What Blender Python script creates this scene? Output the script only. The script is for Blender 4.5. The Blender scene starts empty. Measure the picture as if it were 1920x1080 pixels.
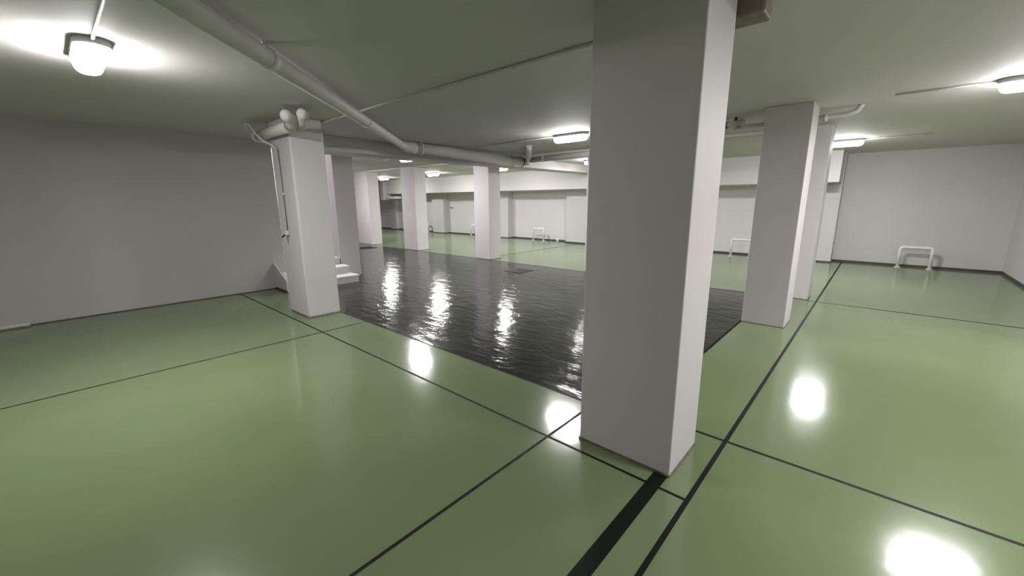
import bpy, bmesh, math
from mathutils import Vector, Matrix

scene = bpy.context.scene
COL = scene.collection
CEIL = 2.5

# ------------------------------------------------------------------ materials
def mat(name, color, rough=0.6, bump=0.0, bscale=40.0, var=0.0, vscale=3.0, coat=0.0,
        coat_rough=0.1, spec=0.5, metallic=0.0, emit=None, estr=0.0, bdist=0.01):
    m = bpy.data.materials.new(name); m.use_nodes = True
    nt = m.node_tree; N = nt.nodes; Lk = nt.links
    b = N['Principled BSDF']
    b.inputs['Base Color'].default_value = (*color, 1)
    b.inputs['Roughness'].default_value = rough
    b.inputs['Metallic'].default_value = metallic
    b.inputs['Specular IOR Level'].default_value = spec
    b.inputs['Coat Weight'].default_value = coat
    b.inputs['Coat Roughness'].default_value = coat_rough
    if emit:
        b.inputs['Emission Color'].default_value = (*emit, 1)
        b.inputs['Emission Strength'].default_value = estr
    tc = N.new('ShaderNodeTexCoord')
    if var > 0:
        n = N.new('ShaderNodeTexNoise'); n.inputs['Scale'].default_value = vscale
        n.inputs['Detail'].default_value = 5
        Lk.new(tc.outputs['Object'], n.inputs['Vector'])
        r = N.new('ShaderNodeValToRGB')
        r.color_ramp.elements[0].position = 0.3; r.color_ramp.elements[1].position = 0.7
        r.color_ramp.elements[0].color = (*[c * (1 - var) for c in color], 1)
        r.color_ramp.elements[1].color = (*[min(1, c * (1 + var)) for c in color], 1)
        Lk.new(n.outputs['Fac'], r.inputs['Fac'])
        Lk.new(r.outputs['Color'], b.inputs['Base Color'])
    if bump > 0:
        n2 = N.new('ShaderNodeTexNoise'); n2.inputs['Scale'].default_value = bscale
        n2.inputs['Detail'].default_value = 4
        Lk.new(tc.outputs['Object'], n2.inputs['Vector'])
        bp = N.new('ShaderNodeBump'); bp.inputs['Strength'].default_value = bump
        bp.inputs['Distance'].default_value = bdist
        Lk.new(n2.outputs['Fac'], bp.inputs['Height'])
        Lk.new(bp.outputs['Normal'], b.inputs['Normal'])
        if coat: Lk.new(bp.outputs['Normal'], b.inputs['Coat Normal'])
    return m

M = {}
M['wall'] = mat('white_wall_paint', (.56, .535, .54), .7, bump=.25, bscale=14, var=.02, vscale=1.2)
M['wall_dimmed'] = mat('dimmed_white_wall_paint', (.42, .40, .395), .75, bump=.25, bscale=14, var=.02, vscale=1.2)  # base colour lowered on the left wall, standing in for weaker light
M['wall_lifted'] = mat('lifted_white_wall_paint', (.68, .65, .66), .65, bump=.25, bscale=14, var=.015, vscale=1.2)  # base colour lifted to brighten the far wall, far beam and stairwell
M['column'] = mat('white_column_paint', (.59, .56, .57), .6, bump=.15, bscale=20, var=.015)
M['ceiling'] = mat('ceiling_paint', (.59, .565, .55), .75, bump=.2, bscale=9, var=.02, vscale=.8)
M['pipe'] = mat('white_pipe_paint', (.60, .58, .565), .5, var=.03, vscale=8)
M['skirt'] = mat('dark_skirting', (.055, .052, .045), .5, var=.2, vscale=6)
M['grime'] = mat('grimy_joint', (.16, .14, .11), .8, var=.4, vscale=20)
M['stair'] = mat('stair_paint', (.56, .545, .56), .5, var=.02)
M['tread'] = mat('white_tread_edge', (.72, .72, .74), .45, var=.02)
M['metal'] = mat('white_lacquered_tube', (.78, .78, .77), .35, var=.02)
M['dark'] = mat('dark_rubber', (.03, .03, .03), .5, var=.1)
M['brownish'] = mat('dusty_end_cable_shade', (.20, .17, .14), .6, var=.2, vscale=15)
M['grate'] = mat('dark_iron_grate', (.02, .02, .02), .55, var=.2, vscale=30)
def lamp_mat(down, side):
    # a prismatic diffuser: gives most of its light straight down, less from its rim
    m = mat('lit_diffuser', (.9, .9, .9), .4, emit=(1.0, .985, .97), estr=1.0)
    nt = m.node_tree; N = nt.nodes
    g = N.new('ShaderNodeNewGeometry'); sp = N.new('ShaderNodeSeparateXYZ')
    nt.links.new(g.outputs['True Normal'], sp.inputs[0])
    mr = N.new('ShaderNodeMapRange'); mr.inputs['From Min'].default_value = -.3; mr.inputs['From Max'].default_value = -1
    mr.inputs['To Min'].default_value = side; mr.inputs['To Max'].default_value = down
    nt.links.new(sp.outputs['Z'], mr.inputs['Value'])
    nt.links.new(mr.outputs['Result'], N['Principled BSDF'].inputs['Emission Strength'])
    return m
M['lamp'] = lamp_mat(350.0, 60.0)
M['stairlight'] = lamp_mat(650.0, 300.0)
M['fill_light'] = lamp_mat(170.0, 4.0)
M['lampbase'] = mat('lamp_housing', (.75, .75, .74), .4, var=.02)

def green_floor():
    m = bpy.data.materials.new('green_epoxy_floor'); m.use_nodes = True
    nt = m.node_tree; N = nt.nodes; Lk = nt.links; b = N['Principled BSDF']
    tc = N.new('ShaderNodeTexCoord')
    n = N.new('ShaderNodeTexNoise'); n.inputs['Scale'].default_value = .9; n.inputs['Detail'].default_value = 6
    Lk.new(tc.outputs['Object'], n.inputs['Vector'])
    r = N.new('ShaderNodeValToRGB')
    r.color_ramp.elements[0].position = .3; r.color_ramp.elements[1].position = .72
    r.color_ramp.elements[0].color = GREEN0; r.color_ramp.elements[1].color = GREEN1
    Lk.new(n.outputs['Fac'], r.inputs['Fac']); Lk.new(r.outputs['Color'], b.inputs['Base Color'])
    b.inputs['Roughness'].default_value = .14
    b.inputs['Specular IOR Level'].default_value = .5
    n2 = N.new('ShaderNodeTexNoise'); n2.inputs['Scale'].default_value = 5; n2.inputs['Detail'].default_value = 3
    Lk.new(tc.outputs['Object'], n2.inputs['Vector'])
    bp = N.new('ShaderNodeBump'); bp.inputs['Strength'].default_value = .12; bp.inputs['Distance'].default_value = .01
    Lk.new(n2.outputs['Fac'], bp.inputs['Height']); Lk.new(bp.outputs['Normal'], b.inputs['Normal'])
    return m

def dark_floor():
    m = bpy.data.materials.new('black_glossy_floor'); m.use_nodes = True
    nt = m.node_tree; N = nt.nodes; Lk = nt.links; b = N['Principled BSDF']
    tc = N.new('ShaderNodeTexCoord')
    n = N.new('ShaderNodeTexNoise'); n.inputs['Scale'].default_value = 1.3; n.inputs['Detail'].default_value = 7
    Lk.new(tc.outputs['Object'], n.inputs['Vector'])
    r = N.new('ShaderNodeValToRGB')
    r.color_ramp.elements[0].position = .35; r.color_ramp.elements[1].position = .7
    r.color_ramp.elements[0].color = (.012, .014, .012, 1); r.color_ramp.elements[1].color = (.026, .028, .027, 1)
    Lk.new(n.outputs['Fac'], r.inputs['Fac']); Lk.new(r.outputs['Color'], b.inputs['Base Color'])
    b.inputs['Roughness'].default_value = .12
    b.inputs['Specular IOR Level'].default_value = .27
    # trowel marks: stretched and fine noise together
    mp = N.new('ShaderNodeMapping'); mp.inputs['Scale'].default_value = (3.0, 7.0, 1)
    mp.inputs['Rotation'].default_value = (0, 0, .5)
    Lk.new(tc.outputs['Object'], mp.inputs['Vector'])
    n2 = N.new('ShaderNodeTexNoise'); n2.inputs['Scale'].default_value = 1.1; n2.inputs['Detail'].default_value = 5
    n2.inputs['Distortion'].default_value = .8
    Lk.new(mp.outputs['Vector'], n2.inputs['Vector'])
    bp = N.new('ShaderNodeBump'); bp.inputs['Strength'].default_value = .62; bp.inputs['Distance'].default_value = .012
    Lk.new(n2.outputs['Fac'], bp.inputs['Height']); Lk.new(bp.outputs['Normal'], b.inputs['Normal'])
    return m

GREEN0 = (.142, .190, .096, 1); GREEN1 = (.162, .212, .110, 1)
M['green'] = green_floor()
M['black'] = dark_floor()
M['joint'] = mat('black_joint_line', (.005, .008, .004), .55, spec=.15)

# ------------------------------------------------------------------ mesh helpers
def bm_box(bm, x0, x1, y0, y1, z0, z1, bevel=0.0, seg=2):
    r = bmesh.ops.create_cube(bm, size=1)
    vs = r['verts']
    for v in vs:
        v.co = Vector(((x0 + x1) / 2 + v.co.x * (x1 - x0), (y0 + y1) / 2 + v.co.y * (y1 - y0), (z0 + z1) / 2 + v.co.z * (z1 - z0)))
    if bevel > 0:
        es = list({e for v in vs for e in v.link_edges})
        bmesh.ops.bevel(bm, geom=es, offset=bevel, segments=seg, profile=.5, affect='EDGES')

def bm_tube(bm, pts, rad, seg=20, cap=True):
    pts = [Vector(p) for p in pts]
    rads = rad if isinstance(rad, (list, tuple)) else [rad] * len(pts)
    rings = []; n = len(pts); prev = None
    for i, p in enumerate(pts):
        if i == 0: t = pts[1] - p
        elif i == n - 1: t = p - pts[i - 1]
        else: t = (pts[i + 1] - p).normalized() + (p - pts[i - 1]).normalized()
        t.normalize()
        if prev is None:
            a = Vector((0, 0, 1)) if abs(t.z) < .9 else Vector((1, 0, 0))
            u = t.cross(a).normalized()
        else:
            u = (prev - t * prev.dot(t)).normalized()
        prev = u; w = t.cross(u)
        rings.append([bm.verts.new(p + (u * math.cos(2 * math.pi * k / seg) + w * math.sin(2 * math.pi * k / seg)) * rads[i]) for k in range(seg)])
    for i in range(n - 1):
        for k in range(seg):
            f = bm.faces.new((rings[i][k], rings[i][(k + 1) % seg], rings[i + 1][(k + 1) % seg], rings[i + 1][k])); f.smooth = True
    if cap:
        bm.faces.new(list(reversed(rings[0]))); bm.faces.new(rings[-1])

def arc(c, a, b, r, n=8):
    """rounded corner at c between directions a (incoming from) and b (going to)"""
    c = Vector(c); a = Vector(a).normalized(); b = Vector(b).normalized()
    p0 = c + a * r; p1 = c + b * r; cen = c + (a + b) * r
    out = []
    for i in range(n + 1):
        t = i / n * math.pi / 2
        out.append(cen - b * r * math.cos(t) - a * r * math.sin(t))
    return out

def obj(name, bm, m, parent=None, loc=(0, 0, 0)):
    me = bpy.data.meshes.new(name)
    bmesh.ops.recalc_face_normals(bm, faces=bm.faces[:])
    if loc != (0, 0, 0) and parent is None:
        bmesh.ops.translate(bm, verts=bm.verts[:], vec=-Vector(loc))
    if parent is not None:
        bmesh.ops.translate(bm, verts=bm.verts[:], vec=-parent_loc(parent))
    bm.to_mesh(me); bm.free()
    for mm in (m if isinstance(m, list) else [m]): me.materials.append(mm)
    o = bpy.data.objects.new(name, me); COL.objects.link(o)
    if parent is None: o.location = loc
    else: o.parent = parent
    return o

def parent_loc(p):
    v = Vector(p.location)
    if p.parent: v += parent_loc(p.parent)
    return v

def thing(name, label, cat, loc=(0, 0, 0), group=None):
    o = bpy.data.objects.new(name, None); COL.objects.link(o)
    o.location = loc; o.empty_display_size = .1
    o['label'] = label; o['category'] = cat
    if group: o['group'] = group
    return o

def tag(o, label, cat, group=None):
    o['label'] = label; o['category'] = cat
    if group: o['group'] = group
    return o

def struct(name, bm, m, label=None):
    o = obj(name, bm, m); o['kind'] = 'structure'
    return o

def box_struct(name, m, *b):
    bm = bmesh.new(); bm_box(bm, *b); return struct(name, bm, m)

# ------------------------------------------------------------------ room extents
XL, XR = -7.8, 1.98           # left wall face, right wall face
YB, YF = -3.2, 12.55          # wall behind the camera, far wall
XFL = -21.0                   # far-left end of the garage

# ------------------------------------------------------------------ floor
def floor():
    bm = bmesh.new()
    xs = sorted({XFL - .3, XL, -7.28, -4.7, -1.42, -1.13, -.755, -.68, -.54, XR + .2})
    # zones as rectangles in (x0,x1,y0,y1,material)
    def quad(x0, x1, y0, y1, z, mi):
        f = bm.faces.new([bm.verts.new(p) for p in ((x0, y0, z), (x1, y0, z), (x1, y1, z), (x0, y1, z))]); f.material_index = mi
    y0, y1 = YB - .2, YF + .3
    DX, DY0, DY1 = -1.13, 2.485, 7.4
    quad(XFL - .3, XR + .2, y0, DY0, 0, 0)
    quad(DX, XR + .2, DY0, DY1, 0, 0)
    quad(XFL - .3, DX, DY0, DY1, 0, 1)
    quad(XFL - .3, XR + .2, DY1, y1, 0, 0)
    # body below so that the slab has thickness
    bm_box(bm, XFL - .3, XR + .2, y0, y1, -.25, -.02)
    z = .0012
    w = .011
    def lx(x0, x1, y, ww=w): quad(x0, x1, y - ww, y + ww, z, 2)
    def ly(x, a, b, ww=w): quad(x - ww, x + ww, a, b, z + .0003, 2)
    lx(XL, -.54, 1.928, .009)
    lx(-1.13, XR, 2.622, .011)
    lx(-.66, XR, 7.365, .014)
    ly(-.538, YB, 7.4, .0125)
    ly(-.538, 7.4, YF, .014)
    ly(-1.418, YB, 2.485, .009)
    ly(-4.705, YB, 2.485, .008)
    ly(-7.69, 7.4, YF, .014)
    quad(-.757, -.682, YB, 2.05, z + .0002, 2)
    lx(XFL, DX, DY1, .014)
    lx(XL, DX, DY0, .008)
    ly(DX, DY0, DY1, .012)
    o = obj('floor', bm, [M['green'], M['black'], M['joint']])
    o['kind'] = 'structure'
floor()

# ------------------------------------------------------------------ ceiling (hole left for nothing: one slab)
bm = bmesh.new(); bm_box(bm, XL - .0, XR + .2, YB - .2, YF + .3, CEIL, CEIL + .25)
bm_box(bm, XFL - .3, XL, 4.2, YF + .3, CEIL, CEIL + .25)
struct('ceiling', bm, M['ceiling'])

# ------------------------------------------------------------------ walls
SY0, SY1 = 2.68, 3.78         # the stairwell opening in the left wall
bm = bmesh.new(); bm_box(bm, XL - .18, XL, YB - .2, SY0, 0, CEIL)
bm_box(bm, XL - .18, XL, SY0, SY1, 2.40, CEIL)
struct('wall_left', bm, M['wall_dimmed'])
# stairwell: two side walls, end wall and its own ceiling
bm = bmesh.new()
bm_box(bm, -12.2, XL - .18, SY0 - .2, SY0, 0, 3.9)
bm_box(bm, -12.2, -12.0, SY0, SY1, 0, 3.9)
bm_box(bm, -12.2, XL - .18, SY0 - .2, SY1, 3.9, 4.1)
bm_box(bm, XL - .18, XL - .0, SY0 - .2, SY1, CEIL, 3.9)
struct('wall_stairwell', bm, M['wall_lifted'])
bm = bmesh.new(); bm_box(bm, -12.2, -7.97, SY1, 4.19, 0, 2.5); bm_box(bm, -12.2, XL, SY1, 4.19, 2.5, 3.9)
struct('wall_stairwell_side', bm, M['wall'])
box_struct('wall_right', M['wall'], XR, XR + .2, YB, YF, 0, CEIL)
box_struct('wall_back', M['wall'], XL, XR + .2, YB - .2, YB, 0, CEIL)
box_struct('wall_far', M['wall_lifted'], XFL, -.75, YF, YF + .2, 0, CEIL)
box_struct('wall_far_right', M['wall'], -.75, XR + .2, YF, YF + .2, 0, CEIL)
box_struct('wall_far_left', M['wall'], XFL - .2, XFL, 4.2, YF + .2, 0, CEIL)
box_struct('wall_rear_left', M['wall'], XFL, -12.2, 4.0, 4.19, 0, CEIL)

# dark skirtings
bh, bt = .045, .018
box_struct('baseboard_far', M['skirt'], XFL, XR, YF - bt, YF, 0, bh)
box_struct('baseboard_right', M['skirt'], XR - bt, XR, YB, YF - bt, 0, bh)
box_struct('baseboard_left', M['skirt'], XL, XL + .006, YB, 2.51, 0, .012)
box_struct('baseboard_far_left', M['skirt'], XFL, XFL + bt, 4.2, YF - bt, 0, .03)

# ------------------------------------------------------------------ columns
def column(label, x0, x1, y0, y1, top=CEIL, skirt_m='grime', grime=True, bev=.008, cat='column', nm='square_column', hgt=.01):
    cx, cy = (x0 + x1) / 2, (y0 + y1) / 2
    t = thing(nm, label, cat, (cx, cy, 0), 'white square columns' if cat == 'column' else 'white wall pilasters')
    bm = bmesh.new()
    bm_box(bm, x0, x1, y0, y1, 0, top, bev, 3)
    obj('shaft', bm, M['column'], t)
    if grime:
        bm = bmesh.new(); e = .004
        bm_box(bm, x0 - e, x1 + e, y0 - e, y1 + e, 0.0, hgt)
        obj('base_joint', bm, M[skirt_m], t)
    return t
column('big white square column nearest the camera, dark floor strip running to its base', -1.25, -.675, 2.045, 2.465, hgt=.014)
column('white square column beside the stairs with a thin shadow-dark conduit down it', -6.04, -5.40, 2.07, 2.49, bev=.03, hgt=.006)
column('white square column right of the near column, on the corner of the black floor', -1.125, -.675, 5.565, 6.02, hgt=.008)
column('white column standing just behind the column on the corner of the black floor', -1.27, -.655, 7.42, 7.84)
column('white column almost hidden by the near column, only a bright sliver showing', -4.56, -3.96, 7.42, 7.84)
column('white column in front of a low hoop at the far end of black floor, right of two others', -7.92, -7.38, 7.42, 7.84)
column('white column with an oval lamp right above it, middle of the three across the black floor', -11.2, -10.5, 7.42, 7.84)
column('leftmost white column on the far edge of the black floor, next to the stair wall', -14.1, -13.2, 7.42, 7.84)
# pilasters on the far wall
column('wide white pilaster on far wall left of a small dark wall hook', -16.0, -15.15, 12.25, YF + .02, skirt_m='skirt', cat='pilaster', nm='wall_pilaster', hgt=.03)
column('white pilaster on far wall just right of the middle column', -11.85, -11.12, 12.25, YF + .02, skirt_m='skirt', cat='pilaster', nm='wall_pilaster', hgt=.03)
column('white pilaster on far wall, immediately left of near column', -8.3, -7.45, 12.2, YF + .02, skirt_m='skirt', cat='pilaster', nm='wall_pilaster', hgt=.045)
column('bright narrow pilaster at the left end of the plain grey wall on the right', -1.3, -.74, 12.2, YF + .02, skirt_m='skirt', cat='pilaster', nm='wall_pilaster', hgt=.03)
column('pale narrow pilaster on dim far wall beneath the duct elbow', -19.8, -19.3, 12.35, YF + .02, skirt_m='skirt', cat='pilaster', nm='wall_pilaster', hgt=.03)

# ------------------------------------------------------------------ beams
bm = bmesh.new(); bm_box(bm, -18.6, -.76, 11.45, YF - .002, 1.84, CEIL - .002, .006)
tag(obj('ceiling_beam', bm, M['wall_lifted'], loc=(-9.6, 11.45, 1.84)), 'deep white boxed beam along the far wall, casting a dark band below', 'beam')
bm = bmesh.new(); bm_box(bm, -7.15, -6.6, 2.56, 11.44, 2.275, CEIL - .03, .006)
bm_box(bm, -7.12, -6.63, 2.58, 11.44, CEIL - .035, CEIL - .002)
tag(obj('ceiling_beam', bm, M['column'], loc=(-6.87, 5, 2.275)), 'dark grey ceiling beam starting behind the column beside the stairs', 'beam')
bm = bmesh.new(); bm_box(bm, -20.9, -.66, 7.44, 7.82, 2.46, CEIL - .002)
tag(obj('ceiling_beam', bm, M['ceiling'], loc=(-9, 7.6, 2.46)), 'shallow ceiling beam along the row of columns beyond the black floor', 'beam')

# ------------------------------------------------------------------ lamps
def lamp(x, y, label, first=None, L=.62, W=.18):
    if first is None:
        t = thing('ceiling_lamp', label, 'lamp', (x, y, CEIL), 'oval ceiling lamps')
        def capsule(l, w, z0, z1, inset, dome):
            bm = bmesh.new(); n = 16; r = w / 2; s = l / 2 - r
            def ring(rr, z):
                vs = []
                for k in range(n + 1):
                    a = -math.pi / 2 + math.pi * k / n
                    vs.append(bm.verts.new((x + s + rr * math.cos(a), y + rr * math.sin(a), z)))
                for k in range(n + 1):
                    a = math.pi / 2 + math.pi * k / n
                    vs.append(bm.verts.new((x - s + rr * math.cos(a), y + rr * math.sin(a), z)))
                return vs
            prof = [(r, z1)]
            if dome:
                for q in range(0, 7):
                    a = q / 7 * math.pi / 2
                    prof.append((r * (.2 + .8 * math.cos(a) ** .7), z1 - (z1 - z0) * math.sin(a) * .98 - .001))
            else: prof.append((r, z0))
            rs = [ring(*p) for p in prof]
            for A, B in zip(rs, rs[1:]):
                for k in range(len(A)):
                    f = bm.faces.new((A[k], A[(k + 1) % len(A)], B[(k + 1) % len(A)], B[k])); f.smooth = True
            bm.faces.new(rs[-1]); bm.faces.new(list(reversed(rs[0])))
            return bm
        obj('housing', capsule(L, W, CEIL - .04, CEIL - .001, 0, False), M['lampbase'], t)
        obj('diffuser', capsule(L - .02, W - .02, CEIL - .115, CEIL - .041, 0, True), M['lamp'], t)
        return t
    t = first.copy(); COL.objects.link(t); t.location = (x, y, CEIL); t['label'] = label
    for ch in first.children:
        c = ch.copy(); COL.objects.link(c); c.parent = t
    return t
l0 = lamp(-4.07, .36, 'glowing ceiling lamp at top left, the largest, alone over the green floor')
for x, y, lb in ((-3.76, 5.6, 'long glowing oval ceiling lamp touching left edge of the near column'),
                 (-8.25, 5.72, 'glowing oval ceiling lamp just left of the pipe run above the middle column'),
                 (.92, 5.72, 'glowing ceiling lamp cut off by right edge of the picture'),
                 (-.68, 9.53, 'glowing oval ceiling lamp in front of the plain wall on the right'),
                 (-8.95, 9.5, 'small round-looking glowing lamp beside the top of a far column'),
                 (-12.45, 9.65, 'glowing ceiling lamp between the middle and right far columns'),
                 (-16.2, 9.9, 'glowing oval ceiling lamp nearest the duct at far left'),
                 (-5.62, 9.5, 'glowing lamp half hidden behind left edge of the near column'),
                 (-12.7, 5.7, 'unseen ceiling lamp added behind the stair wall to brighten the far columns')):  # the last lamp is added out of sight to brighten the far columns
    lamp(x, y, lb, l0)
t = thing('added_fill_lamp', 'round lamp added out of view to brighten the right face of the near column', 'lamp', (1.3, 2.5, CEIL))  # unseen lamp, added to light the near column's right face
bm = bmesh.new(); bm_tube(bm, [(1.3, 2.5, 2.499), (1.3, 2.5, 2.46)], .23, 32); obj('housing', bm, M['lampbase'], t)
bm = bmesh.new(); bm_tube(bm, [(1.3, 2.5, 2.459), (1.3, 2.5, 2.452)], .20, 32); obj('diffuser', bm, M['fill_light'], t)
# a lamp over the stairs seen only as brightness in the stairwell
t = thing('stairwell_lamp', 'round lamp above the stair landing, lighting the bright slit beside the stairs', 'lamp', (-10.9, 3.2, 3.9))
bm = bmesh.new(); bm_tube(bm, [(-10.9, 3.2, 3.899), (-10.9, 3.2, 3.84)], .16, 28); obj('housing', bm, M['lampbase'], t)
bm = bmesh.new(); bm_tube(bm, [(-10.9, 3.2, 3.838), (-10.9, 3.2, 3.80), (-10.9, 3.2, 3.77)], [.15, .14, .08], 28); obj('diffuser', bm, M['stairlight'], t)

# conduits feeding the lamps
def pipe(name, label, cat, pts, r, m='pipe', clamps=(), cr=None, group=None, seg=20):
    t = thing(name, label, cat, pts[0], group)
    bm = bmesh.new(); bm_tube(bm, pts, r, seg); obj('pipe', bm, M[m], t)
    for c, d in clamps:
        c = Vector(c); d = Vector(d).normalized()
        bm = bmesh.new(); bm_tube(bm, [c - d * .02, c + d * .02], cr or r * 1.18, seg); obj('collar', bm, M[m], t)
    return t
G = 'thin lamp conduits'
zc = CEIL - .014
pipe('conduit', 'thin white conduit on the ceiling running into the top left lamp', 'conduit', [(-3.77, .36, zc), (1.9, .36, zc)], .009, group=G, clamps=[((-3.0, .36, zc), (1, 0, 0)), ((-1.6, .36, zc), (1, 0, 0))])
pipe('conduit', 'thin white conduit leaving left end of the lamp beside the near column', 'conduit', [(-5.9, 5.6, zc), (-4.06, 5.6, zc)], .009, group=G, clamps=[((-4.9, 5.6, zc), (1, 0, 0))])
pipe('conduit', 'thin white ceiling conduit reaching the lamp cut by the right picture edge', 'conduit', [(-.05, 5.715, zc), (.62, 5.72, zc)], .009, group=G, clamps=[((.25, 5.72, zc), (1, 0, 0))])
pipe('conduit', 'thin white conduit leaving right end of the lamp before the plain wall', 'conduit', [(-.37, 9.53, zc), (.45, 9.53, zc)], .009, group=G, clamps=[((.1, 9.53, zc), (1, 0, 0))])
pipe('conduit', 'thin white conduit leading left from the lamp nearest the duct', 'conduit', [(-20.0, 9.9, zc), (-16.5, 9.9, zc)], .009, group=G)
pipe('conduit', 'thin white conduit joining two lamps over the far green floor', 'conduit', [(-12.15, 9.6, zc), (-9.25, 9.52, zc)], .009, group=G)
pipe('conduit', 'thin white conduit running left from the lamp above the middle column', 'conduit', [(-11.5, 5.72, zc), (-8.55, 5.72, zc)], .009, group=G)

# ------------------------------------------------------------------ drain pipes
d = Vector((-1, 1, 0)).normalized(); c0 = Vector((-.997, -.997, 2.41))
A = c0 - d * 4.2; B = c0 + d * 7.25
cl = [(c0 + d * q, d) for q in (1.2, 3.0, 5.2)]
pipe('drain_pipe', 'large white drain pipe running diagonally across the ceiling from top left', 'pipe', [A, B, B + Vector((-.05, .06, 0)), Vector((-6.21, 4.25, 2.397)), Vector((-6.22, 4.35, 2.397)), Vector((-6.22, 4.455, 2.395))], [.06, .06, .075, .09, .096, .098], clamps=[], seg=32)
t = bpy.data.objects['drain_pipe']
for c, dd in cl:
    bm = bmesh.new(); c = Vector(c); bm_tube(bm, [c - d * .04, c + d * .04], .065, 32); obj('coupling', bm, M['pipe'], t)
bm = bmesh.new(); bm_box(bm, -3.13, -3.09, 1.09, 1.13, 2.47, 2.499); obj('hanger', bm, M['pipe'], t)

pipe('drain_pipe', 'white drain pipe along the dark beam, sloping down toward the far joint', 'pipe',
     [(-6.22, 4.46, 2.395), (-6.22, 5.2, 2.39), (-6.22, 7.3, 2.335)], .098, seg=32,
     clamps=[((-6.22, 4.55, 2.395), (0, 1, 0)), ((-6.22, 7.0, 2.342), (0, 1, 0))])
t = thing('pipe_joint', 'dark-ringed pipe joint where two drain pipes meet by a short riser', 'pipe joint', (-6.1, 7.35, 2.36))
bm = bmesh.new(); bm_tube(bm, [(-6.22, 7.32, 2.34), (-6.18, 7.4, 2.35), (-6.05, 7.42, 2.36)], .085, 24); obj('elbow', bm, M['pipe'], t)
bm = bmesh.new(); bm_tube(bm, [(-6.22, 7.302, 2.338), (-6.22, 7.32, 2.338)], .105, 24); obj('rubber_ring', bm, M['dark'], t)
bm = bmesh.new(); bm_tube(bm, [(-6.05, 7.34, 2.38), (-5.85, 7.12, 2.41), (-5.3, 6.46, 2.43), (-5.12, 6.24, 2.45), (-5.08, 6.2, 2.499)], [.06, .06, .055, .055, .055], 20); obj('riser', bm, M['pipe'], t)
pipe('drain_pipe', 'narrower white drain pipe entering behind the near column from the left', 'pipe',
     [(-5.98, 7.38, 2.375), (-4.7, 7.38, 2.385), (-4.0, 7.38, 2.39)] if False else [(-5.98, 7.34, 2.37), (-3.0, 7.34, 2.40)], .06, seg=24, clamps=[((-5.6, 7.34, 2.375), (1, 0, 0))])

yp = 2.52; zp = CEIL - .0155
pipe('water_pipe', 'thin white pipe along ceiling from column beside stairs to the near column', 'pipe',
     [(-5.75, yp, zp), (-.98, yp, zp)], .014, m='ceiling',
     clamps=[((x, yp, zp), (1, 0, 0)) for x in (-5.2, -4.2, -3.1, -2.65, -2.2, -1.75)], cr=.0153)
bm = bmesh.new(); bm_box(bm, -.96, -.56, 2.50, 2.66, 2.40, 2.499, .012)
tag(obj('junction_box', bm, M['brownish'], loc=(-.76, 2.58, 2.45)), 'brown-grey box under the ceiling behind the top of the near column', 'box')
# small pipes behind the corner column
pipe('water_pipe', 'thin pipe with an upturned end passing behind top of the column at black floor corner', 'pipe',
     [(-1.95, 6.1, 2.40), (-.62, 6.1, 2.40), (-.42, 6.1, 2.41), (-.34, 6.1, 2.44), (-.31, 6.1, 2.499)], .028,
     clamps=[((-1.55, 6.1, 2.40), (1, 0, 0)), ((-.62, 6.1, 2.40), (1, 0, 0))], cr=.04)
t = thing('pipe_valve', 'small dark pipe fitting under the ceiling left of the corner column', 'valve', (-1.5, 5.95, 2.42))
bm = bmesh.new(); bm_tube(bm, [(-1.62, 5.98, 2.42), (-1.42, 5.94, 2.44)], .035, 16); obj('body', bm, M['pipe'], t)
bm = bmesh.new(); bm_tube(bm, [(-1.52, 5.96, 2.46), (-1.52, 5.96, 2.498)], .018, 12); obj('stem', bm, M['dark'], t)
bm = bmesh.new(); bm_tube(bm, [(-1.64, 5.985, 2.42), (-1.622, 5.98, 2.42)], .042, 16); obj('cap', bm, M['dark'], t)

# pipes wrapping the top of the stair column
t = thing('soil_pipe', 'fat white pipe wrapping top of the column beside the stairs, with elbows', 'pipe', (-5.7, 1.98, 2.33))
zz = 2.33; rr = .06
bm = bmesh.new()
bm_tube(bm, [(-6.16, 1.985, zz), (-5.06, 1.985, zz)], rr, 24); obj('pipe', bm, M['pipe'], t)
bm = bmesh.new(); bm_tube(bm, [(-6.16, 1.985, zz), (-6.22, 1.99, zz - .0), (-6.27, 2.04, zz), (-6.28, 2.12, zz), (-6.28, 2.5, zz)], rr * 1.12, 24); obj('elbow', bm, M['pipe'], t)
bm = bmesh.new(); bm_tube(bm, [(-5.10, 1.98, zz), (-4.96, 1.965, zz + .02), (-4.87, 1.91, zz + .05), (-4.83, 1.85, zz + .06), (-4.81, 1.825, zz + .064), (-4.80, 1.812, zz + .066)], [rr * 1.08] * 4 + [rr * .9, rr * .5], 24); obj('elbow', bm, M['pipe'], t)
bm = bmesh.new(); bm_tube(bm, [(-5.0, 2.05, zz + .0), (-4.82, 2.02, zz + .04), (-4.69, 1.96, zz + .07), (-4.665, 1.945, zz + .074), (-4.65, 1.935, zz + .076)], [rr, rr, rr, rr * .85, rr * .45], 24); obj('end_cap', bm, M['pipe'], t)

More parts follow.
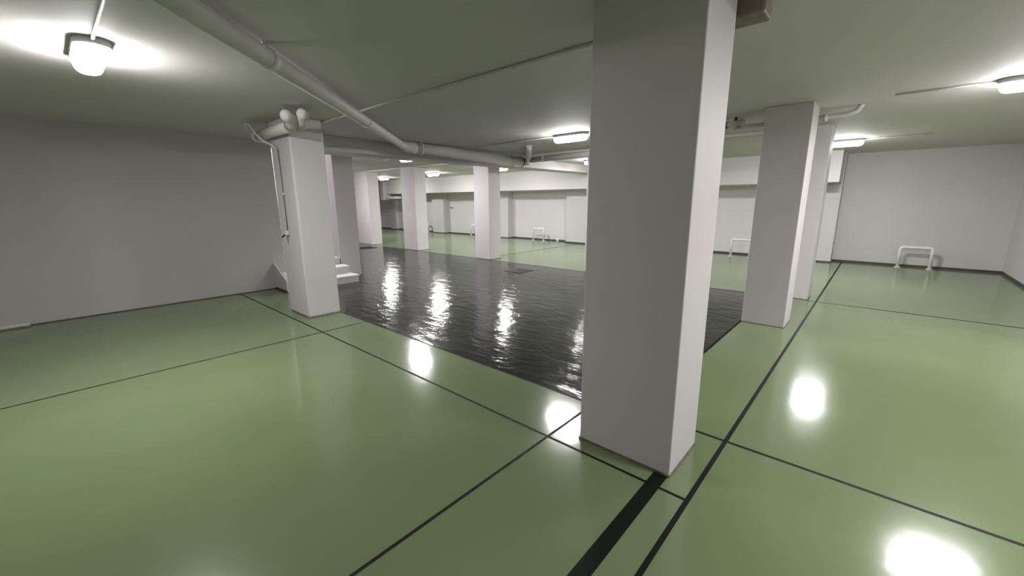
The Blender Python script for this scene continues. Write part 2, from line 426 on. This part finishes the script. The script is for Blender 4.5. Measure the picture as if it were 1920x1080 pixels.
# cable with pull switch on the stair column
t = thing('wall_conduit', 'thin cable, coloured dark for its shadow, dropping down the column beside the stairs to a small switch', 'cable', (-5.76, 2.06, 1.08))
bm = bmesh.new()
bm_tube(bm, [(-5.765, 2.058, 2.14), (-5.765, 2.06, 1.7), (-5.765, 2.06, 1.12)], .006, 10)
obj('cable', bm, M['brownish'], t)  # drop coloured dark to carry the cable's own shadow line
bm = bmesh.new()
bm_tube(bm, [(-6.22, 1.88, 2.40), (-6.21, 1.86, 2.455), (-6.15, 1.86, 2.47), (-6.06, 1.87, 2.44), (-5.95, 1.89, 2.33), (-5.84, 1.92, 2.24), (-5.78, 2.0, 2.19), (-5.765, 2.055, 2.14)], .013, 12)
obj('hose', bm, M['pipe'], t)
bm = bmesh.new(); bm_box(bm, -5.785, -5.745, 2.045, 2.069, 1.58, 1.61, .004); obj('clip', bm, M['pipe'], t)
bm = bmesh.new(); bm_box(bm, -5.80, -5.735, 2.02, 2.069, 1.07, 1.13, .008); obj('switch', bm, M['pipe'], t)
bm = bmesh.new(); bm_tube(bm, [(-5.77, 2.02, 1.075), (-5.72, 1.97, 1.055)], .012, 10); obj('toggle', bm, M['dark'], t)

# ------------------------------------------------------------------ stairs
t = thing('staircase', 'white concrete staircase rising left behind a column into a bright stairwell', 'staircase', (-7.3, 3.2, 0))
run, rise, xf = .355, .137, -7.28
NS = 11
for k in range(NS):
    x1 = xf - run * k; x0 = xf - run * (k + 1) if k < NS - 1 else -11.99
    z1 = rise * (k + 1)
    bm = bmesh.new()
    def seg_box(a, b, ya, yb):
        if b - a > .005: bm_box(bm, a, b, ya, yb, 0, z1 - .03)
    ya_out = 2.52
    seg_box(max(x0, XL), x1, ya_out, 3.765) if x1 > XL else None
    if x0 < XL: seg_box(x0, min(x1, XL), SY0 + .003, 3.765)
    obj('step', bm, M['stair'], t)
    bm = bmesh.new()
    if x1 > XL: bm_box(bm, max(x0, XL + .002), x1 + .018, ya_out - .002, 3.775, z1 - .03, z1, .004)
    if x0 < XL: bm_box(bm, x0, min(x1 + (.018 if x1 <= XL else 0), XL), SY0 + .004, 3.775, z1 - .03, z1, .004 if x1 <= XL else 0)
    obj('tread', bm, M['tread'], t)
bm = bmesh.new(); bm_box(bm, XL + .004, xf - .002, 2.474, 2.484, 0, .03); obj('skirting', bm, M['dark'], t)

bm = bmesh.new()
ch = [(XL + .002, 0), (xf - .01, 0), (xf - .01, .19), (XL + .002, .46)]
f0 = [bm.verts.new((x, 2.485, z)) for x, z in ch]; f1 = [bm.verts.new((x, 2.511, z)) for x, z in ch]
bm.faces.new(f0); bm.faces.new(list(reversed(f1)))
for k in range(4): bm.faces.new((f0[k], f0[(k + 1) % 4], f1[(k + 1) % 4], f1[k]))
obj('cheek', bm, M['wall'], t)
# ------------------------------------------------------------------ low hoops against the walls
def hoop(x, y, w, h, label, r=.032):
    t = thing('barrier_hoop', label, 'barrier', (x, y, 0), 'low white hoops by the walls')
    rc = .055
    pts = [(x - w / 2, y, .012)] + [tuple(p) for p in arc((x - w / 2, y, h), (0, 0, -1), (1, 0, 0), rc)] + \
          [tuple(p) for p in arc((x + w / 2, y, h), (-1, 0, 0), (0, 0, -1), rc)] + [(x + w / 2, y, .012)]
    bm = bmesh.new(); bm_tube(bm, pts, r, 18); obj('hoop', bm, M['metal'], t)
    for s in (-1, 1):
        bm = bmesh.new(); bm_tube(bm, [(x + s * w / 2, y, .0005), (x + s * w / 2, y, .014)], .055, 24); obj('foot_plate', bm, M['metal'], t)
    return t
hoop(.68, 12.28, .50, .45, 'low white tube hoop in front of the plain grey wall on the right')
hoop(-2.62, 11.95, .45, .45, 'low white tube hoop seen between the near column and corner column')
hoop(-9.50, 12.15, .50, .45, 'low white tube hoop left of the near column, middle of the bright far wall')
hoop(-16.75, 12.3, .62, .45, 'tiny white hoop just right of the middle far column')
hoop(-13.1, 12.3, .55, .45, 'low white hoop mostly hidden behind a far column')
bm = bmesh.new(); bm_tube(bm, [(-8.72, 12.3, .0005), (-8.72, 12.3, .12), (-8.72, 12.3, .14)], [.05, .045, .03], 16)
tag(obj('pipe_stub', bm, M['metal'], loc=(-8.72, 12.3, 0)), 'tiny white pipe stub on the floor right of the far hoop', 'pipe')
t = thing('wall_hook', 'small dark hook high on the far wall right of the wide pilaster', 'hook', (-14.9, YF - .02, 1.17))
bm = bmesh.new(); bm_box(bm, -14.97, -14.83, YF - .015, YF - .001, 1.14, 1.20, .004); obj('plate', bm, M['brownish'], t)
bm = bmesh.new(); bm_tube(bm, [(-14.9, YF - .015, 1.17), (-14.9, YF - .08, 1.16), (-14.9, YF - .08, 1.2)], .012, 10); obj('hook', bm, M['dark'], t)

# low block at the base of the left wall
t = thing('low_block', 'low grey block on the floor against the left wall at picture edge', 'block', (-7.75, -.9, 0))
bm = bmesh.new(); bm_box(bm, XL + .001, XL + .09, -1.6, -.36, 0, .055, .008); obj('body', bm, M['wall'], t)
bm = bmesh.new(); bm_box(bm, XL + .002, XL + .10, -1.6, -.35, 0, .018); obj('base_strip', bm, M['grime'], t)

# ------------------------------------------------------------------ floor drains
def drain(x0, x1, y0, y1, label):
    cx, cy = (x0 + x1) / 2, (y0 + y1) / 2
    t = thing('floor_drain', label, 'drain', (cx, cy, 0), 'square drains in the black floor')
    bm = bmesh.new()
    for b in ((x0, x1, y0, y0 + .03), (x0, x1, y1 - .03, y1), (x0, x0 + .03, y0 + .03, y1 - .03), (x1 - .03, x1, y0 + .03, y1 - .03)):
        bm_box(bm, *b, .0006, .006)
    obj('frame', bm, M['grate'], t)
    bm = bmesh.new(); bm_box(bm, x0 + .03, x1 - .03, y0 + .03, y1 - .03, .0006, .002)
    n = 12
    for k in range(n):
        xx = x0 + .04 + (x1 - x0 - .08) * k / (n - 1)
        bm_box(bm, xx - .006, xx + .006, y0 + .03, y1 - .03, .002, .005)
    obj('grate', bm, M['grate'], t)
drain(-5.93, -5.48, 6.40, 6.86, 'square dark drain grate in black floor left of the near column')
drain(-12.75, -12.2, 6.5, 7.05, 'dark drain grate at far left of the black floor by the stair wall')

# ------------------------------------------------------------------ duct at the far left
t = thing('air_duct', 'white rectangular duct stepping down beside the left end of far beam', 'duct', (-18.9, 11.5, 1.6))
bm = bmesh.new(); bm_box(bm, -20.9, -18.95, 11.3, 11.5, 2.03, 2.15, .01); obj('duct_arm', bm, M['pipe'], t)
bm = bmesh.new(); bm_box(bm, -18.95, -18.62, 11.3, 11.7, 1.55, 2.46, .01); obj('duct_drop', bm, M['pipe'], t)
bm = bmesh.new(); bm_box(bm, -18.62, -17.7, 11.35, 11.7, 1.6, 1.72, .01); obj('duct_outlet', bm, M['pipe'], t)

# ------------------------------------------------------------------ world: sealed basement, near black
w = bpy.data.worlds.new('World'); scene.world = w; w.use_nodes = True
w.node_tree.nodes['Background'].inputs[0].default_value = (0, 0, 0, 1)

# ------------------------------------------------------------------ camera
f, pitch, roll, yaw = 764.2, .212203, -.006444, -.7285765
cy_, sy_ = math.cos(yaw), math.sin(yaw); cp, sp = math.cos(pitch), math.sin(pitch)
fw = Vector((sy_ * cp, cy_ * cp, -sp)); rt = Vector((cy_, -sy_, 0)); up = rt.cross(fw)
cr, sr = math.cos(roll), math.sin(roll)
R_ = rt * cr + up * sr; U_ = up * cr - rt * sr
cam = bpy.data.cameras.new('Camera'); co = bpy.data.objects.new('Camera', cam); COL.objects.link(co)
mw = Matrix((R_, U_, -fw)).transposed().to_4x4(); mw.translation = Vector((0, 0, 1.5))
co.matrix_world = mw
cam.sensor_width = 36; cam.lens = f / 1920 * 36; cam.clip_start = .05; cam.clip_end = 100
scene.camera = co

# ------------------------------------------------------------------ view / cycles
vs = scene.view_settings
vs.view_transform = 'Standard'; vs.look = 'None'; vs.gamma = 1; vs.use_curve_mapping = False
vs.exposure = 0.0
scene.cycles.max_bounces = 10; scene.cycles.diffuse_bounces = 6; scene.cycles.glossy_bounces = 4
scene.cycles.sample_clamp_indirect = 6.0
scene.cycles.use_denoising = True
